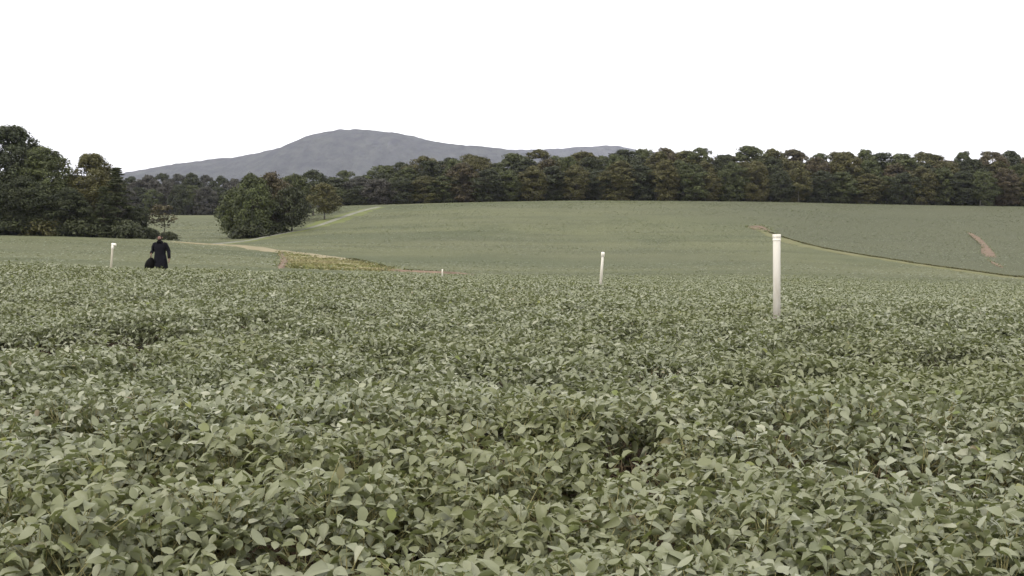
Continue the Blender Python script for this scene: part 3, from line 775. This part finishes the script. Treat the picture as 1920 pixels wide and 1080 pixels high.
def pipe(pxb, pxt, top, Y, r, label, mat, cap, group="white pipes standing in the field"):
    pb = at(pxb, 500, Y); x = pb.x; zg = float(Hg(x, Y)) - .1
    zt = at(pxt, top, Y).z; zb_vis = float(Hc(x, Y))
    L = zt - zg; lean = math.atan2((pxt - pxb) / F * Y, zt - zb_vis)
    xb = x - math.tan(lean) * (zb_vis - zg)
    root = empty("standing_pipe", (xb, Y, zg)); root.rotation_euler = (0, lean, 0)
    L = L / math.cos(lean)
    mb = MB(); mb.add(*lathe([(r, 0), (r, L - .10), (r * .98, L - .02)])); link("pipe", mb.mesh("pipe", False), mat, root)
    mb = MB()
    if cap == 'collar':
        mb.add(*lathe([(r * 1.06, L - .115), (r * 1.10, L - .11), (r * 1.10, L - .085), (r * 1.03, L - .078), (r * 1.03, L - .062), (r * 1.10, L - .055), (r * 1.12, L - .004), (r * 1.06, L + .006)]))
    elif cap == 'cap':
        mb.add(*lathe([(r * 1.08, L - .17), (r * 1.32, L - .165), (r * 1.34, L - .03), (r * 1.2, L), (r * .6, L + .012)]))
    elif cap == 'tee':
        V, Fc = lathe([(r * 1.2, -.01), (r * 1.35, 0), (r * 1.35, .12), (r * 1.2, .13)])
        mb.add([Vector((v[0], v[1], v[2] + L - .2)) for v in V], Fc)
        V, Fc = lathe([(r * 1.1, -.06), (r * 1.3, -.055), (r * 1.3, .115), (r * 1.1, .12)])
        mb.add([Vector((v[2] + .01, v[1], v[0] + L - .03)) for v in V], Fc)
    if mb.V:
        o = link("pipe_cap", mb.mesh("pipe_cap", False), mat if cap != 'tee' else M_pvc, root)
    for ch in root.children:
        me = ch.data
        me.polygons.foreach_set("use_smooth", [len(p.vertices) == 4 for p in me.polygons])
    tag(root, label, "pipe", group); return root
pipe(1457.5, 1455.5, 440, 20.6, .069, "tallest white plastic pipe with a collared top, standing upright at the right", M_pvc, 'collar')
pipe(1126.5, 1130.5, 473, 42.5, .052, "thin white capped pipe leaning right at the crest of the near field", M_pvc, 'cap')
pipe(208.5, 212.5, 457, 44.0, .040, "off-white pipe with a white tee on top, left of the walking person", M_pvc2, 'tee')
pr = pipe(829, 829.5, 504.5, 82, .055, "tiny far white pipe stub beside the bare soil strip", M_pvc, 'none')

# ------------------------------------------------------------------ person
M_skin = simple("skin", (.23, .135, .10), .55, .08, 20)
M_coat = simple("black coat cloth", (.010, .010, .013), .9, .4, 6, .08)
M_coat2 = simple("dark grey cloth", (.022, .022, .026), .85, .3, 25, .2)
M_trs = simple("black trouser cloth", (.005, .005, .006), .9, .3, 25, .05)
M_hair = simple("dark hair", (.012, .009, .007), .8, .3, 60, .2)
M_bag = simple("black bag fabric", (.006, .0055, .005), .8, .3, 20, .08)
M_boot = simple("black boot leather", (.012, .011, .010), .5, .2, 20, .4)
YP = 44.0
pb = at(301, 490, YP); zf = float(Hg(pb.x, YP)); ztop = at(301, 440, YP).z; HT = ztop - zf
print("person height", HT)
person = empty("person", (pb.x, YP, zf)); sc = HT / 1.76; person.scale = (sc,) * 3
tag(person, "person in black clothes walking towards the camera with a dark bag, waist-deep in the crop", "person")
# local axes: +x photo right, -y towards the camera
def skin_obj(name, joints, edges, mat, parent, root=0, sub=2):
    me = bpy.data.meshes.new(name); me.from_pydata([j[0] for j in joints], edges, []); o = link(name, me, mat, parent)
    md = o.modifiers.new("Skin", 'SKIN'); md.use_smooth_shade = True; md.branch_smoothing = .3
    for i, j in enumerate(joints):
        sv = me.skin_vertices[0].data[i]; rr_ = j[1]; sv.radius = rr_ if isinstance(rr_, tuple) else (rr_, rr_); sv.use_root = (i == root)
    s = o.modifiers.new("Subdivision", 'SUBSURF'); s.levels = sub; s.render_levels = sub
    return o
J = []; E = []
def J_(p, r_, par=None):
    J.append((p, r_)); i = len(J) - 1
    if par is not None: E.append((par, i))
    return i
pel = J_((0, 0, .93), (.15, .11)); wst = J_((0, -.01, 1.08), (.14, .10), pel); chest = J_((0, -.02, 1.28), (.165, .11), wst)
shl = J_((0, -.02, 1.42), (.12, .085), chest); neck = J_((0, -.03, 1.50), (.055, .055), shl); jaw = J_((0, -.055, 1.575), (.062, .075), neck)
face = J_((0, -.045, 1.64), (.074, .092), jaw); crn = J_((0, -.035, 1.705), (.066, .085), face)
arms = {}
for s, el, wr in ((-1, (-.29, .09, 1.19), (-.315, -.08, 1.09)), (1, (.30, .02, 1.15), (.335, -.05, .90))):
    a = J_((s * .185, -.01, 1.40), .06, shl); a2 = J_(((s * .185 + el[0]) / 2, 0, (1.40 + el[2]) / 2), .050, a); e = J_(el, .042, a2)
    f_ = J_(tuple((p + q_) / 2 for p, q_ in zip(el, wr)), .036, e); w_ = J_(wr, .027, f_); pm = J_((wr[0], wr[1] - .005, wr[2] - .05), (.018, .036), w_)
    kn = J_((wr[0], wr[1] - .012, wr[2] - .09), (.014, .040), pm)
    arms[s] = wr
    for k, (dy, ln) in enumerate(((-.033, .068), (-.011, .078), (.011, .073), (.032, .056))):
        p1 = J_((wr[0] - s * .004, wr[1] - .012 + dy, wr[2] - .105), .0095, kn)
        p2 = J_((wr[0] - s * .012, wr[1] - .014 + dy, wr[2] - .105 - ln * .5), .0085, p1)
        J_((wr[0] - s * .030, wr[1] - .016 + dy, wr[2] - .105 - ln * .9), .0075, p2)
    t1 = J_((wr[0] - s * .004, wr[1] - .050, wr[2] - .060), .011, pm); J_((wr[0] - s * .012, wr[1] - .066, wr[2] - .095), .0085, t1)
for s, kn_, an in ((-1, (-.11, -.13, .52), (-.11, .02, .10)), (1, (.11, .02, .50), (.12, .12, .12))):
    h = J_((s * .09, 0, .88), .095, pel); th_ = J_(((s * .09 + kn_[0]) / 2, (kn_[1]) / 2, .70), .082, h); k_ = J_(kn_, .058, th_)
    c_ = J_(tuple((p + q_) / 2 + (0, .02, .03)[i] for i, (p, q_) in enumerate(zip(kn_, an))), .052, k_); a_ = J_(an, .036, c_)
    hl = J_((an[0], an[1] + .02, an[2] - .06), .034, a_); J_((an[0], an[1] - .13, an[2] - .075), .030, a_)
skin_obj("body", J, E, M_skin, person)
def ring_loft(name, rings, mat, parent, seg=24, smooth=True, wob=0.):
    """rings: (cx, cy, z, rx, ry)"""
    V, Fc = [], []
    for q_, (cx, cy, z, rx, ry) in enumerate(rings):
        for s in range(seg):
            t = 2 * math.pi * s / seg; k = 1 + wob * math.sin(t * 5 + q_ * .9) + wob * .6 * math.sin(t * 9 + q_)
            V.append((cx + rx * k * math.cos(t), cy + ry * k * math.sin(t), z))
    for k in range(len(rings) - 1):
        for s in range(seg):
            a, b_ = k * seg + s, k * seg + (s + 1) % seg; Fc.append((a, b_, b_ + seg, a + seg))
    Fc.append(tuple(range(seg))[::-1]); Fc.append(tuple((len(rings) - 1) * seg + s for s in range(seg)))
    mb = MB(); mb.add(V, Fc); return link(name, mb.mesh(name, smooth), mat, parent)
ring_loft("coat", [(0, .0, .54, .255, .20), (0, 0, .60, .26, .205), (0, 0, .80, .24, .18), (0, 0, .95, .22, .16), (0, -.01, 1.06, .20, .15), (0, -.015, 1.20, .205, .15),
                   (0, -.02, 1.32, .225, .15), (0, -.02, 1.40, .215, .13), (0, -.02, 1.45, .15, .10), (0, -.03, 1.50, .085, .085), (0, -.03, 1.535, .078, .082)], M_coat, person, wob=.025)
for s in (-1, 1):
    wr = arms[s]; el = ((-.29, .09, 1.19), (.30, .02, 1.15))[(s + 1) // 2]
    P = [(s * .13, -.02, 1.42), (s * .19, -.01, 1.40), ((s * .19 + el[0]) / 2, 0, (1.40 + el[2]) / 2 + .01), el, tuple((p + q_) / 2 for p, q_ in zip(el, wr)), (wr[0], wr[1], wr[2] - .005)]
    V, Fc = tube(P, [.078, .09, .082, .074, .062, .052], 14); mb = MB(); mb.add(V, Fc); link("sleeve", mb.mesh("sleeve", True), M_coat, person)
for s, kn_, an in ((-1, (-.11, -.13, .52), (-.11, .02, .10)), (1, (.11, .02, .50), (.12, .12, .12))):
    V, Fc = tube([(s * .08, 0, .96), (s * .095, -.01, .84), ((s * .09 + kn_[0]) / 2, kn_[1] / 2, .70), kn_, tuple((p + q_) / 2 for p, q_ in zip(kn_, an)), (an[0], an[1], an[2] - .01)],
                 [.13, .135, .118, .092, .08, .072], 14); mb = MB(); mb.add(V, Fc); link("trouser_leg", mb.mesh("trouser_leg", True), M_trs, person)
    ax, ay, az = an
    ring_loft("boot", [(ax, ay - .045, az - .11, .045, .14), (ax, ay - .045, az - .075, .052, .145), (ax, ay - .02, az - .03, .048, .09), (ax, ay, az + .03, .046, .055), (ax, ay, az + .10, .05, .055)], M_boot, person, 18)
# scarf, beard, short hair at the sides, ears, nose
ring_loft("scarf", [(0, -.045, 1.455, .10, .10), (0, -.045, 1.475, .118, .115), (0, -.045, 1.51, .105, .105), (0, -.045, 1.545, .086, .092)], M_trs, person, 22, wob=.04)
ring_loft("beard", [(0, -.075, 1.520, .035, .045), (0, -.075, 1.545, .058, .070), (0, -.075, 1.58, .070, .082), (0, -.066, 1.605, .073, .080)], M_hair, person, 20)
hb = ring_loft("hair", [(0, -.012, 1.60, .078, .080), (0, -.008, 1.65, .086, .090), (0, -.006, 1.69, .086, .090), (0, -.004, 1.715, .076, .080)], M_hair, person, 20)
for s in (-1, 1):
    ring_loft("ear", [(s * .086, -.035, 1.62, .008, .012), (s * .090, -.035, 1.635, .011, .018), (s * .090, -.035, 1.66, .011, .020), (s * .087, -.035, 1.675, .007, .012)], M_skin, person, 10)
    ring_loft("eye", [(s * .030, -.128, 1.650, .004, .004), (s * .030, -.130, 1.656, .012, .007), (s * .030, -.128, 1.662, .004, .004)], M_hair, person, 10)
ring_loft("nose", [(0, -.134, 1.612, .010, .008), (0, -.140, 1.620, .015, .016), (0, -.134, 1.645, .009, .010), (0, -.126, 1.665, .006, .006)], M_skin, person, 10)
ring_loft("mouth", [(0, -.146, 1.588, .020, .004), (0, -.148, 1.593, .024, .006), (0, -.146, 1.598, .020, .004)], simple("lips", (.26, .11, .09), .5, .05), person, 10)
# bag in the hand on the photo's left
wr = arms[-1]; bx = pb.x + (wr[0] + .0) * sc; byy = YP + (wr[1] - .015) * sc; bz = zf + (wr[2] - .10) * sc
bag = empty("bag", (bx, byy, bz - .50)); tag(bag, "dark bulging bag hanging from the hand of the walking person", "bag")
ring_loft("bag_body", [(-.04, 0, .0, .15, .16), (-.05, 0, .02, .195, .20), (-.05, 0, .11, .205, .21), (-.035, 0, .22, .18, .20), (-.02, 0, .32, .14, .17), (0, 0, .40, .08, .12), (0, 0, .43, .04, .08)], M_bag, bag, 24, wob=.03)
V, Fc = tube([(0, -.07, .41), (0, -.045, .47), (0, 0, .49), (0, .045, .47), (0, .07, .41)], [.012] * 5, 8); mb = MB(); mb.add(V, Fc); link("handle", mb.mesh("handle", True), M_bag, bag)

# ------------------------------------------------------------------ haze
mh = bpy.data.materials.new("haze"); mh.use_nodes = True; nt = mh.node_tree; nt.nodes.clear()
out = nt.nodes.new("ShaderNodeOutputMaterial"); pv_ = nt.nodes.new("ShaderNodeVolumePrincipled")
pv_.inputs["Color"].default_value = (.805, .82, .985, 1); pv_.inputs["Density"].default_value = 3.3e-5; pv_.inputs["Anisotropy"].default_value = 0
nt.links.new(pv_.outputs[0], out.inputs["Volume"])
mb = MB(); x0, x1, y0, y1, z0, z1 = -14200, 14200, -14200, 14200, -60, 1000
mb.add([(x, y, z) for x in (x0, x1) for y in (y0, y1) for z in (z0, z1)], [(0, 1, 3, 2), (4, 6, 7, 5), (0, 4, 5, 1), (2, 3, 7, 6), (0, 2, 6, 4), (1, 5, 7, 3)])
hz = link("haze", mb.mesh("haze"), mh); tag(hz, kind="stuff")

# ------------------------------------------------------------------ light
SUN_EL, SUN_AZ = 52, 215
w = bpy.data.worlds.new("World"); scene.world = w; w.use_nodes = True; nt = w.node_tree; nt.nodes.clear()
out = nt.nodes.new("ShaderNodeOutputWorld"); bg = nt.nodes.new("ShaderNodeBackground"); sky = nt.nodes.new("ShaderNodeTexSky")
sky.sky_type = 'NISHITA'; sky.sun_disc = False; sky.sun_elevation = R(SUN_EL); sky.sun_rotation = R(SUN_AZ); sky.air_density = 1; sky.dust_density = 4; sky.ozone_density = 1
# a closed layer of white cloud veils the blue sky
bwn = nt.nodes.new("ShaderNodeMix"); bwn.data_type = 'RGBA'; bwn.inputs[0].default_value = .88
nt.links.new(sky.outputs[0], bwn.inputs[6]); bwn.inputs[7].default_value = (9.5, 9.45, 9.6, 1)
nt.links.new(bwn.outputs[2], bg.inputs[0]); bg.inputs[1].default_value = .11
nt.links.new(bg.outputs[0], out.inputs[0])
sl = bpy.data.lights.new("sun", 'SUN'); sl.energy = 1.0; sl.angle = R(25); sl.color = (1, .96, .90)
so = bpy.data.objects.new("sun", sl); COL.objects.link(so)
dv = Vector((math.sin(R(SUN_AZ)) * math.cos(R(SUN_EL)), math.cos(R(SUN_AZ)) * math.cos(R(SUN_EL)), math.sin(R(SUN_EL))))
so.rotation_euler = dv.to_track_quat('Z', 'Y').to_euler(); so.location = (0, 0, 50)

scene.view_settings.view_transform = 'Standard'; scene.view_settings.look = 'None'
scene.view_settings.exposure = 0.87; scene.view_settings.gamma = 1
scene.cycles.max_bounces = 6; scene.cycles.diffuse_bounces = 3; scene.cycles.volume_bounces = 1
scene.cycles.transparent_max_bounces = 4

for o in bpy.data.objects:
    if o.get("label"): o["label"] = o["label"].replace("the gravel track's top", "the track top")
